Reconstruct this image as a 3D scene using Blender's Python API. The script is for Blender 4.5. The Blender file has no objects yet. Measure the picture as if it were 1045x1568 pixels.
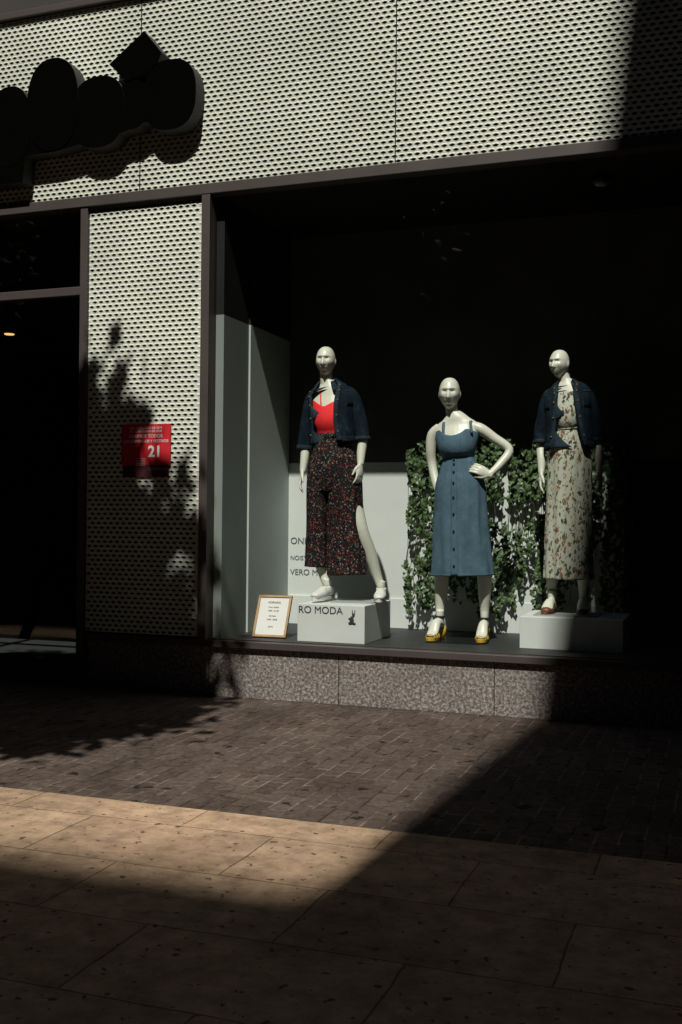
import bpy, math, random
from mathutils import Vector, Matrix, noise
random.seed(7)
R=random.random
def ru(a,b): return a+(b-a)*random.random()
scene=bpy.context.scene
COL=scene.collection

# ------------------------------------------------------------------ helpers
def empty(name,loc=(0,0,0)):
    o=bpy.data.objects.new(name,None); o.location=loc; o.empty_display_size=.2
    COL.objects.link(o); return o
def mk(name,V,F,mat,parent=None,smooth=False,solid=0,bevel=0,remesh=0,smi=0,sub=0):
    me=bpy.data.meshes.new(name); me.from_pydata([tuple(v) for v in V],[],F); me.update()
    o=bpy.data.objects.new(name,me); COL.objects.link(o)
    if mat: me.materials.append(mat)
    if parent: o.parent=parent
    if remesh:
        m=o.modifiers.new('r','REMESH'); m.mode='VOXEL'; m.voxel_size=remesh; m.use_smooth_shade=True
        if smi:
            m=o.modifiers.new('s','SMOOTH'); m.factor=.5; m.iterations=smi
    if sub:
        m=o.modifiers.new('ss','SUBSURF'); m.levels=sub; m.render_levels=sub
    if solid:
        m=o.modifiers.new('so','SOLIDIFY'); m.thickness=solid; m.offset=-1
    if bevel:
        m=o.modifiers.new('b','BEVEL'); m.width=bevel; m.segments=2; m.limit_method='ANGLE'
    if smooth:
        me.polygons.foreach_set('use_smooth',[True]*len(me.polygons))
    return o
BF=[(0,3,2,1),(4,5,6,7),(0,1,5,4),(1,2,6,5),(2,3,7,6),(3,0,4,7)]
def boxv(x0,x1,y0,y1,z0,z1):
    return [(x0,y0,z0),(x1,y0,z0),(x1,y1,z0),(x0,y1,z0),(x0,y0,z1),(x1,y0,z1),(x1,y1,z1),(x0,y1,z1)]
def box(name,x0,x1,y0,y1,z0,z1,mat,parent=None,bevel=0):
    return mk(name,boxv(x0,x1,y0,y1,z0,z1),BF,mat,parent,bevel=bevel)
def multi(boxes):
    V=[];F=[]
    for b in boxes:
        n=len(V); V+=boxv(*b); F+=[tuple(i+n for i in f) for f in BF]
    return V,F
def join(parts):
    V=[];F=[]
    for v,f in parts:
        n=len(V); V+=list(v); F+=[tuple(i+n for i in q) for q in f]
    return V,F
def cat(a,b,c,d,t):
    return .5*((2*b)+(c-a)*t+(2*a-5*b+4*c-d)*t*t+(3*b-a-3*c+d)*t*t*t)
class Sweep:
    def __init__(s,path,radii,ref=(1,0,0),seg=20,sub=4,caps=True,fold=None,gap=None):
        P=[Vector(p) for p in path]; Rr=[r if isinstance(r,(tuple,list)) else (r,r) for r in radii]
        Rr=[Vector((r[0],r[1],0)) for r in Rr]; n=len(P)
        G=[Vector((math.radians(g[0]),math.radians(g[1]),0)) for g in gap] if gap else None
        pts=[];rad=[];gg=[]
        for i in range(n-1):
            for k in range(sub):
                t=k/sub
                I=(max(i-1,0),i,i+1,min(i+2,n-1))
                pts.append(cat(*[P[j] for j in I],t)); rad.append(cat(*[Rr[j] for j in I],t))
                if G: gg.append(G[i].lerp(G[i+1],t))
        pts.append(P[-1]);rad.append(Rr[-1])
        if G: gg.append(G[-1])
        ref=Vector(ref); V=[];F=[]; m=len(pts); s.rows=[]
        for i in range(m):
            T=(pts[min(i+1,m-1)]-pts[max(i-1,0)]).normalized()
            A=(ref-T*ref.dot(T))
            A=A.normalized() if A.length>1e-4 else T.orthogonal().normalized()
            B=T.cross(A)
            u=i/(m-1); row=[]
            cnt=seg+1 if G else seg
            for k in range(cnt):
                if G:
                    a0=gg[i].x; a1=gg[i].y+2*math.pi; a=a0+(a1-a0)*k/seg
                else: a=2*math.pi*k/seg
                f=fold(u,a) if fold else 1.
                row.append(pts[i]+A*(rad[i].x*math.cos(a)*f)+B*(rad[i].y*math.sin(a)*f))
            s.rows.append(row)
        cnt=len(s.rows[0])
        for r in s.rows: V+=r
        for i in range(m-1):
            for k in range(cnt-1 if G else cnt):
                k2=(k+1)%cnt
                F.append((i*cnt+k,i*cnt+k2,(i+1)*cnt+k2,(i+1)*cnt+k))
        if caps and not G:
            V.append(pts[0]); V.append(pts[-1]); a=len(V)-2;b=a+1
            for k in range(cnt):
                k2=(k+1)%cnt
                F.append((a,k2,k)); F.append((b,(m-1)*cnt+k,(m-1)*cnt+k2))
        s.V=V;s.F=F;s.gg=gg;s.seg=seg;s.pts=pts;s.G=G;s.m=m
    def ev(s,u,adeg,off=0.0):
        a=math.radians(adeg); fi=u*(s.m-1); i=min(int(fi),s.m-2); t=fi-i
        def at(i):
            r=s.rows[i]
            if s.G:
                a0=s.gg[i].x;a1=s.gg[i].y+2*math.pi; aa=a
                while aa<a0: aa+=2*math.pi
                fk=min(max((aa-a0)/(a1-a0)*s.seg,0),s.seg-1e-4); k=int(fk); return r[k].lerp(r[k+1],fk-k)
            n=len(r); fk=(a/(2*math.pi)*n)%n; k=int(fk)%n; return r[k].lerp(r[(k+1)%n],fk-int(fk))
        p=at(i).lerp(at(i+1),t); c=s.pts[i].lerp(s.pts[i+1],t)
        d=(p-c); d=d.normalized() if d.length>1e-6 else Vector((0,-1,0))
        return p+d*off
    def patch(s,u0,u1,a0,a1,off=.004,nu=6,na=6):
        V=[];F=[]
        for i in range(nu+1):
            for k in range(na+1): V.append(s.ev(u0+(u1-u0)*i/nu,a0+(a1-a0)*k/na,off))
        for i in range(nu):
            for k in range(na):
                q=i*(na+1)+k; F.append((q,q+1,q+na+2,q+na+1))
        return V,F
def sw(*a,**k):
    q=Sweep(*a,**k); return q.V,q.F
def ellipsoid(c,r,seg=14,rings=9,M=None):
    V=[];F=[];c=Vector(c)
    for i in range(rings+1):
        th=math.pi*i/rings
        for k in range(seg):
            a=2*math.pi*k/seg
            v=Vector((r[0]*math.sin(th)*math.cos(a),r[1]*math.sin(th)*math.sin(a),r[2]*math.cos(th)))
            if M: v=M@v
            V.append(c+v)
    for i in range(rings):
        for k in range(seg):
            k2=(k+1)%seg; F.append((i*seg+k,(i+1)*seg+k,(i+1)*seg+k2,i*seg+k2))
    return V,F

# ------------------------------------------------------------------ materials
def nm(name):
    m=bpy.data.materials.new(name); m.use_nodes=True
    nt=m.node_tree; b=nt.nodes['Principled BSDF']; return m,nt,b
def tex(nt,kind,scale,**kw):
    t=nt.nodes.new(kind); t.inputs['Scale'].default_value=scale
    for k,v in kw.items():
        if k in t.inputs: t.inputs[k].default_value=v
        else: setattr(t,k,v)
    return t
def coord(nt,sc=(1,1,1),rot=(0,0,0),loc=(0,0,0)):
    c=nt.nodes.new('ShaderNodeTexCoord'); mp=nt.nodes.new('ShaderNodeMapping')
    mp.inputs['Scale'].default_value=sc; mp.inputs['Rotation'].default_value=rot; mp.inputs['Location'].default_value=loc
    nt.links.new(c.outputs['Object'],mp.inputs['Vector']); return mp.outputs['Vector']
def ramp(nt,inp,stops,interp='LINEAR'):
    r=nt.nodes.new('ShaderNodeValToRGB'); r.color_ramp.interpolation=interp
    e=r.color_ramp.elements
    while len(e)<len(stops): e.new(.5)
    for q,(p,c) in zip(e,stops):
        q.position=p; q.color=(c[0],c[1],c[2],1) if isinstance(c,(tuple,list)) else (c,c,c,1)
    nt.links.new(inp,r.inputs['Fac']); return r.outputs['Color']
def mix(nt,f,a,b,mode='MIX'):
    m=nt.nodes.new('ShaderNodeMix'); m.data_type='RGBA'; m.blend_type=mode
    for s,v in ((m.inputs[0],f),(m.inputs[6],a),(m.inputs[7],b)):
        if hasattr(v,'links') or hasattr(v,'is_linked'): nt.links.new(v,s)
        elif isinstance(v,(tuple,list)): s.default_value=(v[0],v[1],v[2],1)
        else: s.default_value=v
    return m.outputs[2]
def bump(nt,b,h,st=.3,d=.01):
    n=nt.nodes.new('ShaderNodeBump'); n.inputs['Strength'].default_value=st; n.inputs['Distance'].default_value=d
    nt.links.new(h,n.inputs['Height']); nt.links.new(n.outputs['Normal'],b.inputs['Normal'])
def plain(name,c,rough=.6,var=.15,sc=6,metal=0,spec=.5,bst=.0):
    m,nt,b=nm(name); v=coord(nt)
    t=tex(nt,'ShaderNodeTexNoise',sc,Detail=6.,Roughness=.6); nt.links.new(v,t.inputs['Vector'])
    lo=tuple(x*(1-var) for x in c); hi=tuple(min(x*(1+var),1) for x in c)
    nt.links.new(ramp(nt,t.outputs['Fac'],[(.3,lo),(.7,hi)]),b.inputs['Base Color'])
    b.inputs['Roughness'].default_value=rough; b.inputs['Metallic'].default_value=metal
    b.inputs['Specular IOR Level'].default_value=spec
    if bst:
        t2=tex(nt,'ShaderNodeTexNoise',sc*12,Detail=4.); nt.links.new(v,t2.inputs['Vector']); bump(nt,b,t2.outputs['Fac'],bst,.004)
    return m
M_panel=plain('perforated_metal',(.58,.61,.53),.55,.18,.9,0,.3)
M_back=plain('panel_backing',(.006,.006,.006),.9,.2)
M_frame=plain('brown_frame_metal',(.055,.045,.042),.5,.12,3)
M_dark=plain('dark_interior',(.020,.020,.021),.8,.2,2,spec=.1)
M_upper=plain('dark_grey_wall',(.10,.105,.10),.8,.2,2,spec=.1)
M_black=plain('black_lacquer',(.002,.002,.002),.9,.1,spec=.0)
M_signside=plain('sign_edge_metal',(.05,.05,.047),.6,.1,spec=.2)
M_whitewall=plain('white_wall_paint',(.64,.68,.66),.7,.05,1.5)
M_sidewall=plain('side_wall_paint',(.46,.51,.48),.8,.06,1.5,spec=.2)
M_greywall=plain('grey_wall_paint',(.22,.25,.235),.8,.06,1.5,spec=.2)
M_floor=plain('dark_grey_floor',(.022,.025,.026),.6,.25,9)
M_podium=plain('white_podium_paint',(.64,.67,.65),.5,.05,4)
M_podside=plain('podium_grey',(.30,.32,.31),.5,.05,4)
M_skin=plain('mannequin_gloss',(.62,.63,.54),.36,.03,8)
M_white=plain('white_leather',(.62,.63,.60),.45,.04)
M_red=plain('red_fabric',(.80,.018,.025),.8,.1,25,bst=.2)
M_redpaper=plain('red_paper',(.50,.012,.022),.55,.06)
M_maroon=plain('maroon_paper',(.06,.012,.014),.6,.1)
M_whitetxt=plain('white_ink',(.70,.70,.70),.6,.02)
M_blacktxt=plain('black_ink',(.03,.035,.04),.6,.02)
M_greytxt=plain('grey_ink',(.09,.10,.10),.6,.02)
M_yellow=plain('yellow_leather',(.50,.32,.04),.4,.1,30)
M_brownsh=plain('brown_leather',(.15,.06,.028),.4,.15,30)
M_gold=plain('light_wood',(.36,.22,.09),.45,.2,30)
M_brass=plain('brass_button',(.25,.15,.06),.4,.1,30,metal=.6)
M_paper=plain('paper',(.64,.64,.62),.6,.03)
M_hair=plain('dark_hair',(.02,.014,.01),.6,.3,60)
M_human=plain('human_skin',(.45,.27,.19),.5,.08,12)
M_coat=plain('black_coat',(.008,.008,.009),.8,.2,20)
M_bark=plain('bark',(.07,.055,.04),.9,.35,12,bst=.6)
M_ivystem=plain('ivy_stem',(.05,.07,.02),.7,.2)
M_conc=plain('dark_stucco',(.035,.033,.031),.85,.2,.6)
M_win=plain('window_pane',(.012,.013,.015),.15,.1)

def denim(name,c,k=1.7,st=.35):
    m,nt,b=nm(name); v=coord(nt)
    n=tex(nt,'ShaderNodeTexNoise',14,Detail=5.,Roughness=.65); nt.links.new(v,n.inputs['Vector'])
    n2=tex(nt,'ShaderNodeTexNoise',260,Detail=2.); nt.links.new(v,n2.inputs['Vector'])
    a=ramp(nt,n.outputs['Fac'],[(.3,tuple(x*(.6 if k>1.5 else .82) for x in c)),(.55,c),(.75,tuple(x*k for x in c))])
    a=mix(nt,.35,a,ramp(nt,n2.outputs['Fac'],[(.35,.3),(.65,1.)]),'MULTIPLY')
    nt.links.new(a,b.inputs['Base Color']); b.inputs['Roughness'].default_value=.9
    b.inputs['Specular IOR Level'].default_value=.1
    bump(nt,b,n.outputs['Fac'],st,.01); return m
M_denim=denim('dark_denim',(.0085,.018,.027),2.4,.6)
M_denim2=denim('dark_denim_seam',(.022,.038,.052))
M_cham=denim('blue_chambray',(.085,.150,.200),1.25,.4)
M_cham2=denim('blue_chambray_trim',(.060,.112,.158),1.3)
def floral(name,base,cols,sc,th,stretch=(1,1,1)):
    m,nt,b=nm(name); v=coord(nt,stretch)
    n=tex(nt,'ShaderNodeTexNoise',sc*1.2,Detail=3.); nt.links.new(v,n.inputs['Vector'])
    add=nt.nodes.new('ShaderNodeMixRGB'); add.blend_type='ADD'; add.inputs[0].default_value=1.6/sc
    nt.links.new(v,add.inputs[1]); nt.links.new(n.outputs['Color'],add.inputs[2])
    cur=base
    for i,(s,t,cc) in enumerate(((sc,th,cols[0:3]),(sc*1.7,th*.9,cols[1:]))):
        vo=tex(nt,'ShaderNodeTexVoronoi',s,Randomness=1.); nt.links.new(add.outputs[0],vo.inputs['Vector'])
        sep=nt.nodes.new('ShaderNodeSeparateColor'); nt.links.new(vo.outputs['Color'],sep.inputs[0])
        k=len(cc); c=ramp(nt,sep.outputs[i],[(j/k,cc[j]) for j in range(k)],'CONSTANT')
        mask=ramp(nt,vo.outputs['Distance'],[(t,1.),(t+.04,0.)])
        cur=mix(nt,mask,cur,c)
    nt.links.new(cur,b.inputs['Base Color']); b.inputs['Roughness'].default_value=.8
    b.inputs['Specular IOR Level'].default_value=.2
    return m
M_fl1=floral('dark_floral_fabric',(.006,.006,.008),[(.30,.025,.015),(.24,.22,.18),(.008,.008,.008),(.025,.06,.07),(.22,.07,.03)],60,.29)
M_fl2=floral('white_floral_fabric',(.46,.48,.40),[(.08,.11,.05),(.22,.12,.06),(.05,.06,.05),(.34,.25,.15),(.46,.48,.40)],24,.36,(1.5,1.5,.8))

def stone_granite():
    m,nt,b=nm('speckled_granite'); v=coord(nt)
    a=tex(nt,'ShaderNodeTexNoise',48,Detail=8.,Roughness=.8); nt.links.new(v,a.inputs['Vector'])
    g=tex(nt,'ShaderNodeTexVoronoi',110); nt.links.new(v,g.inputs['Vector'])
    n=tex(nt,'ShaderNodeTexNoise',2.5,Detail=4.); nt.links.new(v,n.inputs['Vector'])
    c=ramp(nt,a.outputs['Fac'],[(.40,(.065,.056,.05)),(.5,(.22,.195,.18)),(.60,(.52,.47,.43))])
    c=mix(nt,.5,c,ramp(nt,g.outputs['Color'],[(.2,.35),(.8,1.)]),'MULTIPLY')
    c=mix(nt,.6,c,ramp(nt,n.outputs['Fac'],[(.3,.6),(.7,1.)]),'MULTIPLY')
    nt.links.new(c,b.inputs['Base Color']); b.inputs['Roughness'].default_value=.75
    bump(nt,b,a.outputs['Fac'],.5,.006); return m
M_granite=stone_granite()
def paving(name,bw,bh,mortar,c1,c2,cm,rot,pits,nsc,off=.5,warp=.012,pt=.64):
    m,nt,b=nm(name); v=coord(nt,(1,1,1),(0,0,rot))
    w=tex(nt,'ShaderNodeTexNoise',5,Detail=4.); nt.links.new(v,w.inputs['Vector'])
    ad=nt.nodes.new('ShaderNodeMixRGB'); ad.blend_type='ADD'; ad.inputs[0].default_value=warp
    nt.links.new(v,ad.inputs[1]); nt.links.new(w.outputs['Color'],ad.inputs[2])
    br=nt.nodes.new('ShaderNodeTexBrick'); br.inputs['Scale'].default_value=1
    br.inputs['Brick Width'].default_value=bw; br.inputs['Row Height'].default_value=bh
    br.inputs['Mortar Size'].default_value=mortar; br.inputs['Mortar Smooth'].default_value=.4
    br.offset=off
    br.inputs['Color1'].default_value=(*c1,1); br.inputs['Color2'].default_value=(*c2,1); br.inputs['Mortar'].default_value=(*cm,1)
    nt.links.new(ad.outputs[0],br.inputs['Vector'])
    n=tex(nt,'ShaderNodeTexNoise',nsc,Detail=8.,Roughness=.7); nt.links.new(v,n.inputs['Vector'])
    n3=tex(nt,'ShaderNodeTexNoise',1.1,Detail=4.); nt.links.new(v,n3.inputs['Vector'])
    jn=tex(nt,'ShaderNodeTexNoise',3.5,Detail=5.,Roughness=.7); nt.links.new(v,jn.inputs['Vector'])
    c0=mix(nt,ramp(nt,jn.outputs['Fac'],[(.42,0.),(.62,1.)]),mix(nt,br.outputs['Fac'],br.outputs['Color'],tuple(x*.6 for x in c1)),br.outputs['Color'])
    c=mix(nt,.85,c0,ramp(nt,n.outputs['Fac'],[(.3,.4),(.7,1.3)]),'MULTIPLY')
    c=mix(nt,.8,c,ramp(nt,n3.outputs['Fac'],[(.3,.6),(.7,1.2)]),'MULTIPLY')
    p=tex(nt,'ShaderNodeTexNoise',pits,Detail=3.,Roughness=.5); nt.links.new(v,p.inputs['Vector'])
    mask=ramp(nt,p.outputs['Fac'],[(pt,0.),(pt+.04,1.)])
    c=mix(nt,mask,c,tuple(x*.25 for x in c1))
    nt.links.new(c,b.inputs['Base Color']); b.inputs['Roughness'].default_value=.9
    b.inputs['Specular IOR Level'].default_value=.1
    inv=nt.nodes.new('ShaderNodeInvert'); nt.links.new(br.outputs['Fac'],inv.inputs['Color'])
    hh=mix(nt,.5,inv.outputs[0],n.outputs['Fac'])
    bump(nt,b,hh,.8,.008); return m
M_brick=paving('brick_paving',.23,.095,.007,(.074,.055,.046),(.108,.083,.070),(.21,.17,.14),math.pi/2,9,22)
M_trav=paving('travertine_slabs',.85,.50,.004,(.35,.245,.165),(.42,.30,.20),(.14,.10,.07),0.0,24,9,warp=.02)
M_asph=plain('asphalt',(.045,.045,.045),.9,.3,30,bst=.5)
def glassm():
    m=bpy.data.materials.new('shop_glass'); m.use_nodes=True; nt=m.node_tree; nt.nodes.clear()
    N=nt.nodes.new; L=nt.links.new
    o=N('ShaderNodeOutputMaterial'); t=N('ShaderNodeBsdfTransparent'); g=N('ShaderNodeBsdfGlossy')
    g.inputs['Roughness'].default_value=.0; t.inputs[0].default_value=(.94,.96,.95,1)
    ge=N('ShaderNodeNewGeometry'); d=N('ShaderNodeVectorMath'); d.operation='DOT_PRODUCT'
    L(ge.outputs['Normal'],d.inputs[0]); L(ge.outputs['Incoming'],d.inputs[1])
    def ma(op,a,b=None):
        q=N('ShaderNodeMath'); q.operation=op
        for i,v in enumerate((a,b)):
            if v is None: continue
            if isinstance(v,float): q.inputs[i].default_value=v
            else: L(v,q.inputs[i])
        return q.outputs[0]
    c=ma('ABSOLUTE',d.outputs['Value']); c=ma('SUBTRACT',1.0,c); c=ma('POWER',c,5.0); c=ma('MULTIPLY',c,.95); c=ma('ADD',c,.05)
    mx=N('ShaderNodeMixShader'); L(c,mx.inputs[0]); L(t.outputs[0],mx.inputs[1]); L(g.outputs[0],mx.inputs[2])
    L(mx.outputs[0],o.inputs[0]); return m
M_glass=glassm()
def leafm(name,c1,c2,sc=8,spec=.4):
    m,nt,b=nm(name); v=coord(nt)
    n=tex(nt,'ShaderNodeTexNoise',sc,Detail=5.,Roughness=.7); nt.links.new(v,n.inputs['Vector'])
    nt.links.new(ramp(nt,n.outputs['Fac'],[(.35,c1),(.65,c2)]),b.inputs['Base Color'])
    b.inputs['Roughness'].default_value=.55; b.inputs['Specular IOR Level'].default_value=spec; return m
M_ivy=leafm('ivy_leaf',(.018,.045,.010),(.075,.13,.04),14)
M_leaf=leafm('tree_leaf',(.035,.05,.018),(.05,.075,.022),3,.05)
def emis(name,c,s):
    m,nt,b=nm(name); b.inputs['Emission Color'].default_value=(*c,1); b.inputs['Emission Strength'].default_value=s; return m
M_lamp=emis('warm_lamp',(1,.55,.2),1.2)

# ------------------------------------------------------------------ ground
def sheet(name,x0,x1,y0,y1,z,mat):
    return mk(name,[(x0,y0,z),(x1,y0,z),(x1,y1,z),(x0,y1,z)],[(0,1,2,3)],mat)
sheet('ground',-400,400,-400,400,-.004,M_asph)
sheet('brick_pavement',-40,40,-2.75,.02,0,M_brick)
sheet('stone_pavement',-40,40,-11,-2.752,.0,M_trav)

# ------------------------------------------------------------------ shop building
shop=empty('shop_building')
def perf(name,x0,x1,z0,z1,y,parent,w=.054,h=.035):
    V=[];F=[]
    rows=int(round((z1-z0)/h)); h=(z1-z0)/rows
    n=int(math.ceil((x1-x0)/w))+1
    dirs=[(1,0),(1,1),(0,1),(-1,1),(-1,0),(-1,-1),(0,-1),(1,-1)]
    for j in range(rows):
        cz=z0+(j+.5)*h
        for i in range(-1,n+1):
            cx=x0+(i+.5)*w+(w/2 if j%2 else 0)
            if cx-w/2>=x1-1e-4 or cx+w/2<=x0+1e-4: continue
            b=len(V); edge=(cx-w/2<x0-1e-4 or cx+w/2>x1+1e-4)
            for dx,dz in dirs:
                V.append((min(max(cx+dx*w/2,x0),x1),y,cz+dz*h/2))
            for q,(dx,dz) in enumerate(dirs):
                a=q*math.pi/4; ex=.0222*math.cos(a); ez=.0108*math.sin(a)
                if q%2: ex*=.82; ez*=.86
                if edge: ex*=.3;ez*=.3
                yy=y-.002 if dz<0 else (y-.005 if dz>0 else y-.003)
                V.append((min(max(cx+ex,x0),x1),yy,cz+ez-.001))
            for q in range(8): p=V[b+8+q]; V.append((p[0],y+.005,p[2]+.001))
            for q in range(8):
                r=(q+1)%8
                F.append((b+q,b+r,b+8+r,b+8+q)); F.append((b+8+q,b+8+r,b+16+r,b+16+q))
    return mk(name,V,F,M_panel,parent)
perf('fascia_panel',-8.13,3.87,3.745,5.20,-.03,shop)
perf('column_panel',-4.57,-3.60,.43,3.62,-.02,shop)
box('fascia_backing',-8.13,3.87,.05,.12,3.70,5.26,M_back,shop)
box('column_backing',-4.57,-3.60,.04,.10,.41,3.66,M_back,shop)
box('fascia_top_trim',-8.13,3.87,-.07,.05,5.205,5.255,M_frame,shop,.004)
box('fascia_bottom_trim',-8.13,3.87,-.06,.05,3.665,3.742,M_frame,shop,.004)
V,F=multi([(x-.003,x+.003,-.038,.0,3.75,5.2) for x in (-6.13,-4.13,-2.13,-.13,1.87)])
mk('fascia_joints',V,F,M_dark,shop)
V,F=multi([(-4.635,-4.572,-.05,.06,0,3.66),(-3.598,-3.53,-.06,.06,.412,3.66),(3.0,3.07,-.05,.06,.412,3.66),(-6.6,-6.53,-.04,.06,0,3.66),
 (-6.53,-4.637,-.03,.05,3.0,3.065),(-8.13,-6.602,-.03,.05,3.0,3.065)])
mk('window_frames',V,F,M_frame,shop,bevel=.004)
box('window_sill',-4.57,3.0,-.035,.03,.362,.411,M_frame,shop,.004)
xs=[-4.565,-3.53,-2.52,-1.42,-.35,.75,1.85,2.998]
V,F=multi([(xs[i]+.002,xs[i+1]-.002,0,.3,0,.36) for i in range(len(xs)-1)])
mk('granite_plinth',V,F,M_granite,shop,bevel=.004)
sheetv=lambda x0,x1,y,z0,z1:[(x0,y,z0),(x1,y,z0),(x1,y,z1),(x0,y,z1)]
mk('display_window_glass',sheetv(-3.53,3.0,.02,.411,3.665),[(0,1,2,3)],M_glass,shop)
mk('door_glass',sheetv(-8.13,-4.636,.02,0,3.665),[(0,1,2,3)],M_glass,shop)
YB=1.30
box('display_floor',-3.52,3.0,.032,YB+.02,.37,.418,M_floor,shop)
box('display_ceiling',-3.52,3.0,.06,YB+.2,3.67,3.8,M_dark,shop)
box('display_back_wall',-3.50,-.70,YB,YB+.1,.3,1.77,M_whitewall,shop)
box('display_back_wall_shade',-.698,3.0,YB+.001,YB+.1,.3,1.77,M_dark,shop)  # dark colour stands in for shade on the right end of the wall
box('display_upper_wall_shade',-3.50,3.0,YB+.002,YB+.1,1.772,3.668,M_upper,shop)  # shade above the sun line put into a darker wall colour
box('back_wall_base',-3.445,-.70,YB-.012,YB-.001,.419,.66,M_whitewall,shop,.003)
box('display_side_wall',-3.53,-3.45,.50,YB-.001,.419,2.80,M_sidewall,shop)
box('display_side_wall_shade',-3.53,-3.452,.50,YB-.001,2.802,3.668,M_dark,shop)  # shade on the upper side wall painted in as dark colour
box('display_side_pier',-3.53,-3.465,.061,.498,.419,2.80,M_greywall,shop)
box('display_side_pier_shade',-3.53,-3.467,.061,.498,2.802,3.668,M_dark,shop)  # same painted shade carried across the upper pier
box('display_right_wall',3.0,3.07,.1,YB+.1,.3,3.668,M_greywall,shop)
box('back_wall_joint',-2.403,-2.397,YB-.004,YB-.0005,.66,1.77,M_podside,shop)
box('interior_floor',-8.13,-3.55,.03,7,-.02,.006,M_floor,shop)
box('interior_back_wall',-8.13,-3.55,7,7.1,0,3.7,M_upper,shop)
box('interior_left_wall',-8.2,-8.13,.0,7,0,3.7,M_dark,shop)
box('interior_right_wall',-3.6,-3.532,.11,7,0,3.7,M_dark,shop)
box('interior_ceiling',-8.13,-3.54,.06,7,3.67,3.8,M_dark,shop)
box('side_facade_left',-30,-8.2,-.02,.5,0,5.26,M_conc,shop)
box('side_facade_right',3.07,25,-.02,.5,0,3.665,M_conc,shop)
box('side_fascia_right',3.87,25,-.03,.5,3.667,5.26,M_conc,shop)
box('upper_wall',-30,25,.10,8,5.27,44,M_conc,shop)
V,F=multi([(x,x+1.3,.07,.098,z,z+1.9) for x in range(-28,24,3) for z in (6.2,9.4,12.6,15.8,19,22.2,25.4,28.6,31.8,35,38.2)])
mk('upper_windows',V,F,M_win,shop)

def clamp_lamp(loc,r,mat):
    l=empty('ceiling_lamp',(0,0,0))
    x,y,z=loc
    v,f=sw([(x,y,z+.04),(x,y,z+.012),(x,y,z)],[r*1.15,r*1.15,r*1.0],seg=20,sub=1)
    mk('housing',v,f,M_frame,l,True)
    v,f=sw([(x,y,z),(x,y,z-.008)],[r*.8,r*.75],seg=20,sub=1); mk('lens',v,f,mat,l,True)
clamp_lamp((-6.45,1.5,3.05),.06,M_lamp)
clamp_lamp((-.80,.45,3.62),.05,M_podside)

# ------------------------------------------------------------------ shop sign
sign=empty('shop_sign')
def prism(name,pts,y0,y1,parent):
    n=len(pts); V=[(x,y0,z) for x,z in pts]+[(x,y1,z) for x,z in pts]
    F=[tuple(range(n)),tuple(range(2*n-1,n-1,-1))]+[(i,i+n,(i+1)%n+n,(i+1)%n) for i in range(n)]
    me=bpy.data.meshes.new(name); me.from_pydata(V,[],F); me.materials.append(M_black); me.materials.append(M_signside)
    for i,p in enumerate(me.polygons): p.material_index=0 if i<2 else 1
    o=bpy.data.objects.new(name,me); COL.objects.link(o); o.parent=parent; return o
def ell(cx,cz,rx,rz,n=40,pw=1.0,rot=0):
    out=[]
    for i in range(n):
        a=-2*math.pi*i/n; c,s=math.cos(a),math.sin(a)
        x=rx*abs(c)**pw*(1 if c>0 else -1); z=rz*abs(s)**pw*(1 if s>0 else -1)
        out.append((cx+x*math.cos(rot)-z*math.sin(rot),cz+x*math.sin(rot)+z*math.cos(rot)))
    return out[::-1]
def sc(p): return [(x*.977,1.29+(z-1.29)*.977) for x,z in p]
prism('letter_1',sc(ell(-5.33,4.38,.20,.32,pw=.85)),-.170,-.030,sign)
prism('letter_2',sc(ell(-4.93,4.51,.235,.36,pw=.85)),-.172,-.031,sign)
prism('letter_3',sc(ell(-4.52,4.40,.235,.275,pw=.8)),-.168,-.032,sign)
prism('letter_4',sc(ell(-4.22,4.42,.15,.19)),-.166,-.033,sign)
prism('letter_5',sc(ell(-3.90,4.455,.22,.265,pw=.8)),-.170,-.034,sign)
prism('letter_6',sc([(-5.6,3.93),(-5.20,3.93),(-5.15,4.35),(-5.6,4.35)]),-.167,-.035,sign)
prism('accent',sc([(-4.27,4.60),(-4.00,4.70),(-3.97,4.78),(-4.12,4.96),(-4.42,4.75)]),-.174,-.036,sign)
prism('letter_bridge',sc([(-5.3,4.13),(-4.9,4.14),(-4.3,4.22),(-4.0,4.30),(-4.0,4.58),(-5.3,4.50)]),-.164,-.037,sign)

def text(name,s,x,y,z,size,mat,parent,align='LEFT',rotx=90,bold=0):
    c=bpy.data.curves.new(name,'FONT'); c.body=s; c.size=size; c.extrude=.0006; c.align_x=align; c.offset=bold
    o=bpy.data.objects.new(name,c); COL.objects.link(o); c.materials.append(mat)
    o.location=(x,y,z); o.rotation_euler=(math.radians(rotx),0,0); o.parent=parent; return o
wt=empty('wall_lettering')
text('line_1','ONLY',-3.43,YB-.003,1.09,.078,M_greytxt,wt)
text('line_2','NOISY MAY',-3.43,YB-.003,.955,.052,M_greytxt,wt)
text('line_3','VERO MODA',-3.43,YB-.003,.83,.070,M_greytxt,wt)

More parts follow.
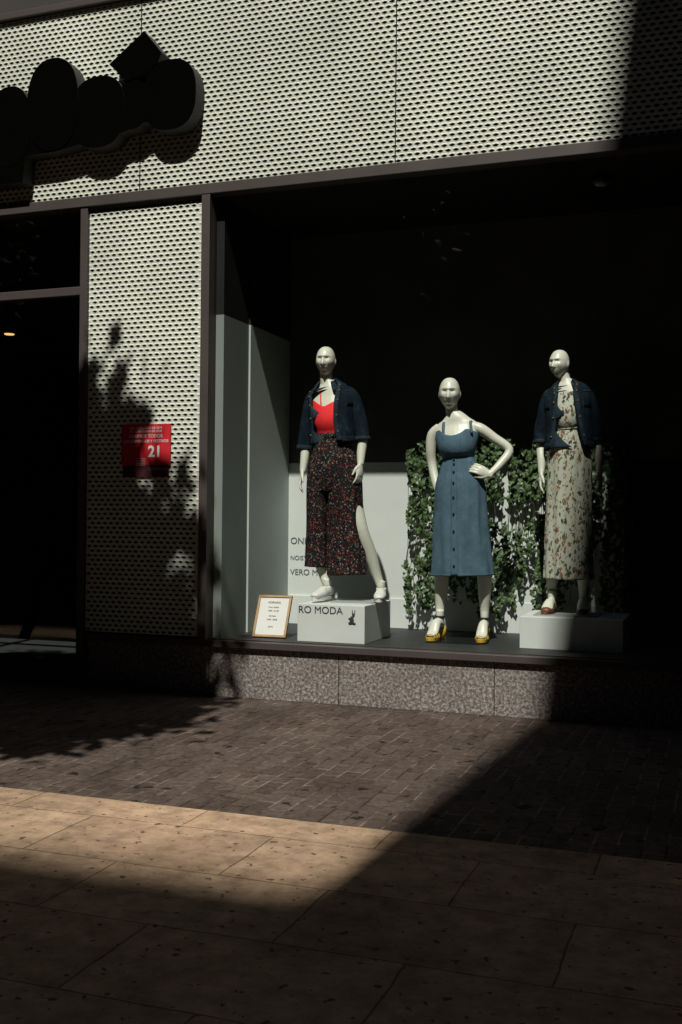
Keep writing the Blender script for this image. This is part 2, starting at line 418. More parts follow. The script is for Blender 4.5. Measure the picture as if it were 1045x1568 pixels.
po=empty('notice_poster')
box('sheet',-4.262,-3.845,-.036,-.032,1.69,1.995,M_redpaper,po)
box('lower_sheet',-4.25,-3.86,-.035,-.032,1.60,1.688,M_maroon,po)
cx=-4.053
for s,z,sz in (('DEL 16 DE JUNIO DE 2019',1.958,.024),('AL 12 DE ENERO DE 2020',1.934,.024),('ABRIMOS TODOS',1.894,.036),('LOS DOMINGOS Y FESTIVOS',1.858,.030)):
    text('caption',s,cx,-.038,z,sz,M_whitetxt,po,'CENTER')
text('number','21',-3.975,-.038,1.752,.115,M_whitetxt,po,'CENTER',bold=.003)
for i in range(5): text('small_line','festivos de apertura',cx-.04,-.038,1.735-.012*i,.010,M_whitetxt,po,'CENTER')
text('lower_caption','COMERCIA',-3.95,-.038,1.65,.03,M_podside,po,'CENTER')

pd=empty('display_podium')
box('body',-2.875,-2.365,.10,.72,.419,.690,M_podium,pd,.004)
box('top_plate',-2.70,-2.38,.30,.64,.6902,.699,M_podside,pd,.002)
text('lettering','RO MODA',-2.868,.098,.625,.072,M_blacktxt,pd)
bx,bz=-2.46,.585
V,F=join([ellipsoid((bx,.097,bz),(.016,.003,.03)),ellipsoid((bx+.012,.097,bz+.038),(.010,.003,.014)),ellipsoid((bx-.014,.097,bz-.02),(.012,.003,.010)),
 ellipsoid((bx+.018,.097,bz-.022),(.012,.003,.008)),ellipsoid((bx-.016,.097,bz+.012),(.010,.003,.006)),ellipsoid((bx+.004,.097,bz+.058),(.003,.003,.018)),ellipsoid((bx+.022,.097,bz+.06),(.003,.003,.016))])
mk('emblem',V,F,M_blacktxt,pd,True)
pd2=empty('display_podium.001')
box('body',-1.315,-.62,.34,.92,.419,.640,M_podium,pd2,.004)
box('top_plate',-1.24,-.80,.44,.80,.6402,.648,M_podside,pd2,.002)
fr=empty('framed_notice'); 
W,H=.262,.335; 
V,F=multi([(0,W,-.012,.012,0,.018),(0,W,-.012,.012,H-.018,H),(0,.018,-.012,.012,.018,H-.018),(W-.018,W,-.012,.012,.018,H-.018)])
mk('frame',V,F,M_gold,fr,bevel=.002)
box('paper',.016,W-.016,-.004,.004,.016,H-.016,M_paper,fr)
for i,(s,z,q) in enumerate((('HORARIO',.27,.022),('lunes a sabado',.235,.014),('10:00 - 21:30',.205,.016),('domingos',.165,.014),('12:00 - 20:00',.135,.016),('gracias',.08,.014))):
    text('writing',s,W/2,-.006,z,q,M_blacktxt,fr,'CENTER')
box('strut',W/2-.015,W/2+.015,.012,.018,.02,.25,M_gold,fr)
fr.location=(-3.275,.20,.422); fr.rotation_euler=(math.radians(-27),0,math.radians(4))

# ------------------------------------------------------------------ figures
CAM=Vector((0,-7,1.29))
class Grid:  # drafting grid -> metres for one figure
    def __init__(s,a0,b0,X0,Z0,Y0,sx,sz): s.v=(a0,b0,X0,Z0,Y0,sx,sz)
    def __call__(s,a,b,dy=0.):
        a0,b0,X0,Z0,Y0,sx,sz=s.v
        P=Vector((X0+sx*((a-a0)+.0096*(b-b0)),Y0,Z0+sz*(b0-b)))
        D=Y0+7; return CAM+(P-CAM)*((D+dy)/D)
def head(c,h,yaw,pitch=0,roll=0,k=1.3):
    c=Vector(c); V=[];F=[];NL=64;NA=96; s=h/.23
    M=Matrix.Rotation(math.radians(yaw),3,'Z')@Matrix.Rotation(math.radians(roll),3,'Y')@Matrix.Rotation(math.radians(pitch),3,'X')
    E=math.exp
    for i in range(NL+1):
        th=math.pi*i/NL
        for j in range(NA):
            a=2*math.pi*j/NA
            st=math.sin(th)
            if th<math.pi/2: st=st**.84
            dx,dy,dz=st*math.cos(a),st*math.sin(a),math.cos(th)
            X=dx*.074;Y=dy*.094;Z=dz*(.115 if dz<0 else .110)
            if dz<0:
                X*=1-.33*(-dz)**2.0
                if dy>0: Y*=1-.50*(-dz)**.8
                else: Y*=1-.08*(-dz)**2
            else:
                Y+= .010*dz*(1 if dy>0 else .6)
            if dy<0:
                X0=X/.074; Y*= 1-.03*(1-abs(X0))
            if dy<-.2:
                z=Z; ax=abs(X)
                N=0
                if -.034<=z<=.02: N=.024*((.02-z)/.054)**1.1
                elif z<-.034: N=.024*E(-((z+.034)/.006)**2)
                d=-N*E(-(X/(.008+.006*max(0,min(1,(.02-z)/.054))))**2)
                d+=.014*E(-((ax-.028)/.015)**2-((z-.010)/.012)**2)
                d-=.006*E(-((ax-.029)/.010)**2-((z-.004)/.006)**2)
                d-=.006*E(-(X/.048)**2)*E(-((z-.032)/.009)**2)
                d-=.009*E(-(X/.019)**2)*(E(-((z+.054)/.006)**2)+1.1*E(-((z+.068)/.007)**2))
                d+=.005*E(-(X/.02)**2)*E(-((z+.061)/.003)**2)
                d+=.006*E(-(X/.02)**2)*E(-((z+.081)/.007)**2)
                d-=.009*E(-(X/.022)**2-((z+.100)/.014)**2)
                d-=.005*E(-((ax-.045)/.016)**2-((z+.02)/.02)**2)
                Y+=d*k
            V.append(c+M@(Vector((X,Y,Z))*s))
    for i in range(NL):
        for j in range(NA):
            j2=(j+1)%NA; F.append((i*NA+j,(i+1)*NA+j,(i+1)*NA+j2,i*NA+j2))
    parts=[(V,F)]
    for sg in (-1,1):
        R3=M@Matrix.Rotation(math.radians(sg*14),3,'Z')@Matrix.Rotation(math.radians(-12),3,'X')
        parts.append(ellipsoid(c+M@(Vector((sg*.071,.014,-.008))*s),(.009*s,.016*s,.028*s),M=R3))
    return parts
def hand(w,d,n,curl=18,side=1,s=1.0,spread=.5):
    w=Vector(w);d=Vector(d).normalized();n=Vector(n);n=(n-d*n.dot(d)).normalized();sd=d.cross(n)*side
    P=[]
    P.append(sw([w-d*.02,w+d*.02*s,w+d*.06*s,w+d*.088*s],[(.026*s,.020*s),(.030*s,.017*s),(.040*s,.016*s),(.037*s,.012*s)],ref=sd,seg=14,sub=3))
    L=[.066,.076,.070,.054]
    for i in range(4):
        o=(.029-.0195*i)*s; b=w+d*.074*s+sd*o; dr=(d+sd*(.10-.07*i)*spread).normalized(); pts=[b]; ang=0; seg=L[i]*s/3
        q=b+dr*.022*s; pts.append(q)
        for k,f in enumerate((1.15,.95,.8)):
            ang+=math.radians(curl*(1+.12*i)); v=dr*math.cos(ang)+n*math.sin(ang); q=q+v*seg*f; pts.append(q)
        P.append(sw(pts,[.0092*s,.0092*s,.0085*s,.0078*s,.0058*s],ref=sd,seg=10,sub=3))
    b=w+d*.016*s+sd*.020*s; v=(d*.75+sd*.62+n*.25).normalized(); v2=(d*.95+sd*.25+n*.3).normalized()
    P.append(sw([b,b+v*.035*s,b+v*.035*s+v2*.03*s,b+v*.035*s+v2*.055*s],[.014*s,.0115*s,.0095*s,.0068*s],ref=n,seg=10,sub=3))
    return P
def limb(pts,rad): 
    return sw(pts,rad,seg=18,sub=5,ref=(1,.13,0))
def foot(an,toe_dir=(0,-1,0),heel=.0,L=.23,flat=.0):
    an=Vector(an);t=Vector(toe_dir).normalized()
    hz=an.z-.075; gz=hz-heel
    he=Vector((an.x,an.y,hz+.028))-t*.035
    P=[he-t*.012,he+t*.02,Vector((an.x,an.y,hz+.045-heel*.15))+t*.06,Vector((an.x,an.y,gz+.026))+t*.125,Vector((an.x,an.y,gz+.014))+t*(L-.06)]
    return [sw(P,[.022,(.030,.032),(.034,.032),(.042,.022),(.028,.011)],ref=Vector((0,0,1)).cross(t),seg=16,sub=4),
            sw([an+Vector((0,0,.05)),an,he+t*.015],[(.030,.032),(.029,.033),(.026,.028)],seg=16,sub=3)]
def body(parent,parts,mat=M_skin,vox=.0046,name='body'):
    V,F=join(parts); return mk(name,V,F,mat,parent,True,remesh=vox,smi=1)
def fold(k,amp,seed,pw=1.0,na=.03):
    def f(u,a):
        n=noise.noise(Vector((math.cos(a)*1.6+seed,math.sin(a)*1.6,u*2.2)))
        n2=noise.noise(Vector((math.cos(a)*3+seed*3,math.sin(a)*3,u*7)))
        return 1+amp*(u**pw)*math.sin(k*a+seed+2.5*n)+na*n+na*.6*n2
    return f
def shell(name,q,mat,parent,th=.004):
    return mk(name,q.V,q.F,mat,parent,True,solid=th,sub=1)
def button(p,r,mat,parent,nrm=(0,-1,0)):
    n=Vector(nrm).normalized(); v,f=sw([Vector(p)-n*.002,Vector(p)+n*.004],[r,r*.9],ref=(0,0,1) ,seg=12,sub=1)
    mk('button',v,f,mat,parent,True)

def jacket(parent,G,rings,gaps,sleeves,seed,collar):
    path=[G(r[0],r[1],r[4]) for r in rings]; rad=[(r[2],r[3]) for r in rings]
    q=Sweep(path,rad,seg=56,sub=6,gap=gaps,fold=fold(7,.010,seed,1.,.025))
    shell('jacket_body',q,M_denim,parent,.005)
    v,f=q.patch(.94,1.0,gaps[-1][0]+1,gaps[-1][1]+359,.004,3,50); mk('hem_band',v,f,M_denim,parent,True,solid=.004)
    for sgn,g in ((1,0),(-1,1)):
        V=[];F=[];N=24
        for i in range(N+1):
            u=.22+.77*i/N; gi=u*(len(gaps)-1); k=min(int(gi),len(gaps)-2); t=gi-k
            ga=gaps[k][g]*(1-t)+gaps[k+1][g]*t
            for w in range(3): V.append(q.ev(u,ga+sgn*(.5+w*6),.006))
        for i in range(N):
            for w in range(2):
                b=i*3+w; F.append((b,b+1,b+4,b+3))
        mk('front_placket',V,F,M_denim2,parent,True,solid=.003)
        for i in range(5):
            u=.34+.14*i; gi=u*(len(gaps)-1); k=min(int(gi),len(gaps)-2); t=gi-k
            ga=gaps[k][g]*(1-t)+gaps[k+1][g]*t
            p=q.ev(u,ga+sgn*7,.010); button(p,.006,M_brass,parent)
        mid=gaps[2][g]+sgn*32
        v,f=q.patch(.46,.50,mid-14,mid+14,.006,3,8); mk('pocket_flap',v,f,M_denim2,parent,True,solid=.003)
        v,f=q.patch(.505,.68,mid-13,mid+13,.004,5,8); mk('pocket',v,f,M_denim,parent,True,solid=.003)
        for a in (mid-16,mid+16):
            v,f=q.patch(.52,.93,a-.8,a+.8,.0035,8,1); mk('seam',v,f,M_denim2,parent,True,solid=.002)
    v,f=q.patch(.43,.442,gaps[1][0]+8,gaps[1][1]+352,.003,1,40); mk('yoke_seam',v,f,M_denim2,parent,True,solid=.002)
    for (pts,rr,sd) in sleeves:
        s=Sweep(pts,rr,seg=24,sub=6,caps=False,fold=fold(3,.02,sd,1,.09),ref=(1,.1,0))
        shell('sleeve',s,M_denim,parent,.005)
        v,f=s.patch(.90,1.0,0,360,.006,3,26); mk('rolled_cuff',v,f,M_denim2,parent,True,solid=.005)
    n=26; V=[]; c0,r0,c1,r1=collar
    for i in range(n+1):
        a=math.radians(130+ (50+360-130)*i/n)
        e=abs(2*i/n-1)
        top=c0+Vector((math.cos(a)*r0[0],-math.sin(a)*r0[1],-.030*e**2))
        out=c1+Vector((math.cos(a)*(r1[0]+.012*e**4),-math.sin(a)*(r1[1]+.03*e**4),-.055*e**3))
        V+= [top,top.lerp(out,.5)+Vector((0,0,.008)),out]
    F=[]
    for i in range(n):
        for k in range(2):
            b=i*3+k; F.append((b,b+1,b+4,b+3))
    mk('collar',V,F,M_denim2,parent,True,solid=.005,sub=1)

# ---- mannequin in red top and floral trousers
m1=empty('mannequin'); G=Grid(500,918,-2.76,.699,.42,.00521,.00487)
parts=head(G(496.5,552,-.01),.222,6,2)
parts+=[sw([G(497,558,.02),G(497,576,.015),G(498,590,.02),G(500,602,.02)],[(.050,.050),(.046,.050),(.050,.052),(.085,.06)],sub=4)]
parts+=[sw([G(500,583,.02),G(501,591,.02),G(502,600,.015),G(503,610,.01),G(504,625,0),G(505,645,-.01),G(506,668,0),G(507,695,.01),G(508,722,.01),G(508,742,.01)],
  [(.052,.048),(.085,.056),(.128,.064),(.155,.072),(.152,.088),(.134,.104),(.106,.083),(.140,.100),(.160,.105),(.10,.09)],seg=28,sub=5)]
parts+=[limb([G(479,611,.02),G(470,640,.04),G(466,672,.04),G(464,700,.01),G(461,722,-.02)],[.040,.040,.036,.033,.024])]
parts+=hand(G(461,722,-.02),(-.10,-.28,-1),(.75,.25,0),14,1)
parts+=[limb([G(535,609,.02),G(547,640,.04),G(552,672,.03),G(550,695,.0),G(549,712,-.03)],[.040,.040,.036,.033,.024])]
parts+=hand(G(549,712,-.03),(.0,-.25,-1),(-.75,.25,0),16,-1)
LA=G(499,897,-.02); RA=G(580,897,.10)
parts+=[limb([G(488,725),G(484,770,-.0),G(483,812,-.02),G(484,845,0),G(493,880,0),LA],[.070,.062,.048,.050,.035,.030])]
parts+=[limb([G(526,725),G(538,770,-.0),G(550,810,-.01),G(563,848,.05),G(574,880,.09),RA],[.080,.070,.052,.053,.035,.030])]
parts+=foot(LA,(-.15,-1,0))+foot(RA,(.22,-1,0))
body(m1,parts)
for an,t in ((LA,(-.15,-1,0)),(RA,(.22,-1,0))):
    t=Vector(t).normalized(); g=an.z-.085; b=Vector((an.x,an.y,0))
    P=[b-t*.055,b-t*.02,b+t*.05,b+t*.12,b+t*.19,b+t*.205]; hs=[.045,.05,.042,.032,.024,.014]
    v,f=join([sw([p+Vector((0,0,g+h)) for p,h in zip(P,hs)],[(.03,.03),(.036,.045),(.040,.042),(.046,.032),(.036,.023),(.02,.012)],ref=Vector((0,0,1)).cross(t),seg=18,sub=4),
      sw([an+Vector((0,0,.0)),an-Vector((0,0,.05))],[(.040,.044),(.038,.05)],sub=3)])
    mk('trainer_upper',v,f,M_white,m1,True,remesh=.006,smi=2)
    out=[]
    sdv=Vector((0,0,1)).cross(t)
    for k in range(28):
        a=2*math.pi*k/28; ln=.135*math.cos(a); wd=(.042+.006*math.cos(a))*math.sin(a)
        out.append(b+t*(.075+ln)+sdv*wd)
    V=[o+Vector((0,0,g-.010)) for o in out]+[o+Vector((0,0,g+.014)) for o in out]
    F=[tuple(range(27,-1,-1)),tuple(range(28,56))]+[(i,(i+1)%28,(i+1)%28+28,i+28) for i in range(28)]
    mk('trainer_sole',V,F,M_paper,m1,bevel=.003)
    for k in range(4):
        c=b+t*(.035+.022*k)+Vector((0,0,g+.086-.009*k))
        v,f=sw([c-sdv*.018,c+Vector((0,0,.004)),c+sdv*.018],[.0035]*3,ref=(0,0,1),seg=6,sub=2); mk('lace',v,f,M_podside,m1,True)
q=Sweep([G(504,614,0),G(504,626,-.005),G(505,645,-.012),G(506,660,-.004),G(507,674,0)],[(.145,.092),(.150,.102),(.137,.116),(.120,.100),(.116,.093)],seg=60,sub=5,caps=False,fold=fold(6,.010,2.1,1,.02))
for i,row in enumerate(q.rows):
    for k,p in enumerate(row):
        a=360*k/len(row); d=abs(a-98)
        if d<40:
            zt=G(504,614)[2]-.050*(1-d/40)
            if p.z>zt and i<12: p.z=zt-.0008*i
q.V=[p for r in q.rows for p in r]
shell('red_top',q,M_red,m1,.003)
for (a,b) in ((G(489,617,-.088),G(489,602,-.05)),(G(514,617,-.088),G(514,600,-.05))):
    v,f=sw([a,a.lerp(b,.5)+Vector((0,-.006,0)),b,b+Vector((0,.06,.0))],[(.004,.002)]*4,seg=8,sub=3); mk('top_strap',v,f,M_red,m1,True)
R1=[(500,583,.070,.060,.022),(501,589,.104,.076,.018),(502,597,.150,.094,.012),(503,607,.180,.108,.006),(505,625,.182,.130,.0),(507,652,.168,.134,0),(509,680,.172,.134,.0)]
G1=[(150,36),(146,44),(138,54),(130,64),(128,70),(134,72),(148,66)]
sl=[([G(486,601,.02),G(476,610,.02),G(470,640,.04),G(465,668,.04),G(463,688,.035)],[.040,.054,.056,.052,.052],1.0),
    ([G(524,599,.02),G(536,608,.02),G(546,640,.04),G(551,660,.035),G(552,675,.03)],[.040,.054,.057,.053,.054],4.0)]
jacket(m1,G,R1,G1,sl,1.3,(G(499,580,.02),(.060,.062),G(500,591,.010),(.104,.092)))
parts=[sw([G(507,664),G(507,680),G(508,705),G(509,730),G(509,752)],[(.124,.098),(.142,.112),(.180,.128),(.188,.13),(.17,.11)],seg=40,sub=5,fold=fold(9,.02,.6,1,.02)),
 sw([G(490,700),G(487,740),G(485,790),G(484,835),G(483,868)],[(.09,.11),(.090,.11),(.086,.10),(.085,.10),(.086,.105)],seg=48,sub=6,fold=fold(6,.06,3.3,.6,.04)),
 sw([G(524,700),G(526,740),G(527,790),G(528,835),G(529,879)],[(.10,.12),(.132,.12),(.136,.115),(.142,.115),(.150,.12)],seg=56,sub=6,fold=fold(8,.07,1.2,.6,.04))]
V,F=join(parts); mk('floral_trousers',V,F,M_fl1,m1,True,remesh=.006,smi=1)
v,f=sw([G(507,664),G(507,673)],[(.129,.103),(.132,.106)],seg=40,sub=2); mk('waistband',v,f,M_fl1,m1,True)

# ---- mannequin in blue dress
m2=empty('mannequin.001'); G=Grid(705,982,-1.80,.425,.60,.00488,.00478)
parts=head(G(690,604,-.01),.238,8,4)
parts+=[sw([G(692,612,.02),G(693,630,.02),G(695,643,.02),G(697,654,.02)],[(.048,.048),(.044,.048),(.050,.050),(.09,.06)],sub=4)]
parts+=[sw([G(696,634,.02),G(698,643,.02),G(699,651,.02),G(700,660,.015),G(701,674,-.0),G(702,690,-.01),G(704,708,0),G(705,730,.01),G(707,760,.01),G(708,790,.01)],
  [(.052,.045),(.095,.056),(.145,.060),(.160,.068),(.150,.088),(.126,.108),(.105,.085),(.145,.105),(.165,.11),(.10,.09)],seg=28,sub=5)]
parts+=[limb([G(675,656,.02),G(664,668,.025),G(661,690,.03),G(663,714,.04),G(669,742,.0),G(676,765,-.05)],[.036,.042,.038,.033,.030,.022])]
parts+=hand(G(676,765,-.05),(.12,-.25,-1),(.8,.2,0),12,1,1.05)
parts+=[limb([G(723,655,.02),G(737,660,.02),G(757,674,.04),G(780,692,.05),G(768,712,-.0),G(751,729,-.07)],[.036,.042,.037,.032,.030,.022])]
parts+=hand(G(751,729,-.07),(-1,-.35,.45),(-.2,.9,-.25),20,1,1.0)
LA=G(675,948,.0); RA=G(743,948,.05)
parts+=[limb([G(688,760),G(684,820,-.01),G(680,868,-.02),G(677,895,.01),G(675,930,.02),LA],[.078,.066,.050,.052,.035,.028])]
parts+=[limb([G(725,760),G(735,820,-.01),G(741,868,-.01),G(743,895,.02),G(743,930,.05),RA],[.078,.066,.050,.052,.035,.028])]
TD2=[(-.18,-1,0),(.05,-1,0)]
parts+=foot(LA,TD2[0],.055)+foot(RA,TD2[1],.055)
body(m2,parts)
def outline(b,t,z0,z1,mat,par,name,s=1.0,c=.07,l=.12,n=28):
    sdv=Vector((0,0,1)).cross(t); out=[]
    for k in range(n):
        a=2*math.pi*k/n; out.append(b+t*(c+l*math.cos(a)*s)+sdv*((.040+.006*math.cos(a))*math.sin(a)*s))
    V=[Vector((o.x,o.y,z0)) for o in out]+[Vector((o.x,o.y,z1)) for o in out]
    F=[tuple(range(n-1,-1,-1)),tuple(range(n,2*n))]+[(i,(i+1)%n,(i+1)%n+n,i+n) for i in range(n)]
    return mk(name,V,F,mat,par,bevel=.003)
for an,t in ((LA,TD2[0]),(RA,TD2[1])):
    t=Vector(t).normalized(); sdv=Vector((0,0,1)).cross(t); b=Vector((an.x,an.y,0)); g=.428
    outline(b,t,g,g+.026,M_yellow,m2,'platform_sole',1.0,.115,.085)
    v,f=sw([b-t*.035+Vector((0,0,g)),b-t*.04+Vector((0,0,an.z-.07))],[(.024,.024),(.032,.032)],sub=1,seg=16); mk('block_heel',v,f,M_yellow,m2,True)
    for dd,r,hh in ((.105,.046,.050),(.135,.045,.038),(.16,.038,.028)):
        c=b+t*dd+Vector((0,0,g+.020)); pts=[c+sdv*(r*math.cos(a))+Vector((0,0,hh*math.sin(a))) for a in [math.pi*k/8 for k in range(9)]]
        v,f=sw(pts,[(.011,.004)]*9,ref=t,seg=8,sub=2); mk('toe_strap',v,f,M_yellow,m2,True)
    v,f=sw([an+Vector((0,0,.012)),an-Vector((0,0,.004))],[(.034,.037),(.034,.037)],seg=18,sub=1,caps=False); mk('ankle_strap',v,f,M_coat,m2,True,solid=.004)
q=Sweep([G(700,660,-.005),G(701,672,-.01),G(702,688,-.015),G(703,698,-.006),G(704,708,0)],[(.152,.094),(.160,.110),(.143,.130),(.122,.105),(.116,.094)],seg=64,sub=5,caps=False,fold=fold(5,.008,2.7,1,.02))
ztop=G(700,660)[2]
for i,row in enumerate(q.rows):
    for k,p in enumerate(row):
        a=360*k/len(row); d=abs(a-96); 
        low=.050*max(0,1-(d/42)**2) if d<42 else (.025*min(1,(d-42)/50))
        zt=ztop-low
        if p.z>zt and i<13: p.z=zt-.0008*i
q.V=[p for r in q.rows for p in r]
shell('dress_bodice',q,M_cham,m2,.004)
for (x1,y1,x0,y0) in ((680,662,681,651),(724,660,722,650)):
    a=G(x1,y1+3,-.092); b=G(x0,y0,-.03)
    v,f=sw([a+Vector((0,0,-.012)),a.lerp(b,.5)+Vector((0,-.010,.006)),b+Vector((0,0,.012)),b+Vector((0,.05,.010)),b+Vector((0,.10,-.02))],[(.010,.003)]*5,seg=8,sub=4); mk('shoulder_strap',v,f,M_cham,m2,True)
for a0,a1 in ((70,71),(122,123)):
    v,f=q.patch(.25,1,a0,a1,.004,8,1); mk('dart_seam',v,f,M_cham2,m2,True,solid=.002)
q=Sweep([G(704,704),G(705,716,0),G(706,745,.0),G(707,790,.0),G(708,840,0),G(709,883,0)],[(.117,.096),(.136,.112),(.185,.138),(.203,.150),(.216,.160),(.228,.170)],seg=96,sub=8,caps=False,fold=fold(10,.045,.4,1.1,.035))
shell('dress_skirt',q,M_cham,m2,.004)
v,f=sw([G(704,703),G(704,712)],[(.121,.100),(.124,.103)],seg=40,sub=2,caps=False); mk('belt',v,f,M_cham2,m2,True,solid=.006)
v,f=q.patch(.06,.995,88,101,.004,30,3); mk('button_placket',v,f,M_cham,m2,True,solid=.003)
for i in range(9): button(q.ev(.07+.105*i,94.5,.011),.0075,M_coat,m2)
v,f=q.patch(.975,1.0,0,360,.003,2,90); mk('hem_stitch',v,f,M_cham2,m2,True,solid=.003)
for a in (40,148):
    v,f=q.patch(.14,.30,a-1,a+1.5,.005,6,1); mk('pocket_seam',v,f,M_cham2,m2,True,solid=.003)
box('glass_base',G(664,975)[0],G(742,975)[0],.42,.80,.4185,.4262,M_win,m2,.002)

# ---- mannequin in white floral dress
m3=empty('mannequin.002'); G=Grid(843,938,-1.15,.648,.65,.00459,.00465)
parts=head(G(857,556,-.01),.205,-22,2)
parts+=[sw([G(861,562,.02),G(864,578,.02),G(868,592,.02),G(869,602,.02)],[(.046,.048),(.042,.046),(.048,.050),(.085,.06)],sub=4)]
parts+=[sw([G(867,581,.02),G(868,589,.02),G(868,598,.015),G(868,608,.01),G(869,622,-.0),G(870,640,-.01),G(872,658,0),G(872,685,.01),G(871,712,.01),G(871,735,.01)],
  [(.048,.044),(.080,.054),(.122,.060),(.145,.068),(.140,.082),(.118,.095),(.098,.080),(.135,.100),(.155,.105),(.10,.09)],seg=28,sub=5)]
parts+=[limb([G(840,610,.02),G(831,640,.03),G(828,675,.04),G(829,702,.0),G(829,724,-.03)],[.038,.036,.033,.030,.022])]
parts+=hand(G(829,724,-.03),(-.05,-.25,-1),(.8,.2,0),14,1,.95)
parts+=[limb([G(900,609,.02),G(911,640,.03),G(915,672,.04),G(917,702,.0),G(918,724,-.03)],[.038,.036,.033,.030,.022])]
parts+=hand(G(918,724,-.03),(.05,-.25,-1),(-.8,.2,0),14,-1,.95)
LA=G(845,915,.0); RA=G(893,912,.06)
parts+=[limb([G(858,720),G(855,780,-.01),G(850,840,-.02),G(847,870,.01),G(845,900,.02),LA],[.076,.064,.050,.052,.034,.027])]
parts+=[limb([G(886,720),G(889,780,-.01),G(892,840,-.01),G(893,870,.02),G(893,900,.05),RA],[.076,.064,.050,.052,.034,.027])]
TD3=[(-.12,-1,0),(.10,-1,0)]
parts+=foot(LA,TD3[0],.02)+foot(RA,TD3[1],.02)
body(m3,parts)
for an,t in ((LA,TD3[0]),(RA,TD3[1])):
    t=Vector(t).normalized(); b=Vector((an.x,an.y,0)); g=.650; sdv=Vector((0,0,1)).cross(t)
    outline(b,t,g,g+.014,M_brownsh,m3,'shoe_sole',1.0,.07,.125)
    P=[b-t*.055,b-t*.02,b+t*.05,b+t*.12,b+t*.185]; hs=[.045,.045,.034,.028,.020]
    v,f=sw([p+Vector((0,0,g+h)) for p,h in zip(P,hs)],[(.03,.03),(.036,.034),(.040,.026),(.046,.026),(.028,.016)],ref=sdv,seg=18,sub=4)
    mk('shoe_upper',v,f,M_brownsh,m3,True)
q=Sweep([G(868,602,0),G(869,620,-.005),G(870,640,-.012),G(872,656,0),G(872,668,0),G(873,700,0),G(872,760,0),G(871,820,0),G(871,886,0)],
 [(.10,.080),(.142,.098),(.126,.108),(.106,.088),(.116,.096),(.152,.118),(.158,.124),(.163,.130),(.172,.138)],seg=96,sub=6,caps=False,fold=fold(10,.055,.9,1.2,.025))
shell('floral_dress',q,M_fl2,m3,.004)
v,f=q.patch(.36,.385,0,360,.005,2,60); mk('dress_waist_tie',v,f,M_fl2,m3,True,solid=.004)
R3=[(868,582,.066,.058,.022),(868,588,.100,.074,.018),(869,596,.144,.090,.012),(870,606,.172,.104,.006),(871,625,.174,.128,.0),(872,655,.168,.136,0),(873,688,.180,.148,.0)]
G3=[(128,50),(122,56),(114,66),(109,74),(111,70),(117,62),(126,52)]
sl=[([G(849,600,.02),G(840,609,.02),G(833,640,.03),G(828,662,.035),G(828,678,.03)],[.038,.052,.054,.050,.051],2.0),
    ([G(891,599,.02),G(900,608,.02),G(909,640,.03),G(914,662,.035),G(915,677,.03)],[.038,.052,.054,.050,.051],5.0)]
jacket(m3,G,R3,G3,sl,3.3,(G(867,579,.02),(.056,.058),G(868,590,.010),(.100,.090)))

# ------------------------------------------------------------------ ivy
iv=empty('hanging_ivy')
V=[];F=[];SV=[];
def leaf(V,F,p,s,nrm,up):
    nrm=nrm.normalized(); up=(up-nrm*up.dot(nrm)).normalized(); sd=up.cross(nrm)
    sh=[(0,-.1,0),(.42,-.35,.10),(.50,.12,.12),(.26,.30,.04),(0,.75,.10),(-.26,.30,.04),(-.50,.12,.12),(-.42,-.35,.10),(0,.15,-.05)]
    b=len(V)
    for x,y,z in sh: V.append(p+sd*(x*s)+up*(-y*s)+nrm*(-z*s))
    for i in range(8): F.append((b+8,b+i,b+(i+1)%8))
stems=[]
x=-2.38
while x<-.70:
    x+=ru(.020,.044)
    zb=ru(.50,.78) if R()<.75 else ru(.8,1.3)
    if R()<.06: continue
    y=ru(1.12,1.25); z=1.88+ru(-.05,.06); ph=ru(0,6); pts=[]
    dens=ru(.014,.028)
    while z>zb:
        xx=x+.025*math.sin(z*5+ph)+.01*math.sin(z*17+ph); pts.append((xx,y,z))
        gapn=noise.noise(Vector((xx*3.2,z*3.0,1.7)))
        if gapn>-.26 or z>1.6:
            p=Vector((xx+ru(-.028,.028),y+ru(-.03,.02),z+ru(-.01,.01)))
            leaf(V,F,p,ru(.028,.052),Vector((ru(-.7,.7),-1,ru(-.2,.9))),Vector((ru(-.6,.6),0,1)))
        z-=dens*ru(.6,1.4)
    stems.append(pts)
mk('leaves',V,F,M_ivy,iv)
mk('stems',*join([sw(p[::4],[.0022]*len(p[::4]),seg=5,sub=1) for p in stems if len(p)>12]),M_ivystem,iv)

# ------------------------------------------------------------------ pedestrian in the street (seen mirrored in the door glass)
pe=empty('pedestrian')
o=Vector((-6.02,-1.60,0))
def Q(x,y,z): return o+Vector((x,y,z))
sk=head(Q(-.03,0,1.60),.225,-80,4,k=1)+[sw([Q(-.01,0,1.54),Q(0,0,1.42)],[.05,.06])]
sk+=hand(Q(-.20,.20,.86),(-.3,0,-1),(0,-1,0),25,1)+hand(Q(.18,-.20,.84),(.2,0,-1),(0,1,0),25,-1)
body(pe,sk,M_human,.006,'head_and_hands')
v,f=join([sw([Q(0,0,1.47),Q(0,0,1.42),Q(0,0,1.3),Q(.01,0,1.1),Q(.02,0,.92),Q(.02,0,.82)],[(.06,.06),(.10,.19),(.12,.20),(.11,.16),(.13,.18),(.14,.19)],seg=30),
  limb([Q(0,.20,1.40),Q(-.01,.24,1.25),Q(-.02,.25,1.12),Q(-.12,.22,.98),Q(-.20,.20,.87)],[.06,.058,.05,.045,.036]),
  limb([Q(0,-.20,1.40),Q(.05,-.24,1.25),Q(.10,-.25,1.12),Q(.14,-.22,.98),Q(.18,-.20,.86)],[.06,.058,.05,.045,.036])])
mk('coat',v,f,M_coat,pe,True,remesh=.012,smi=3)
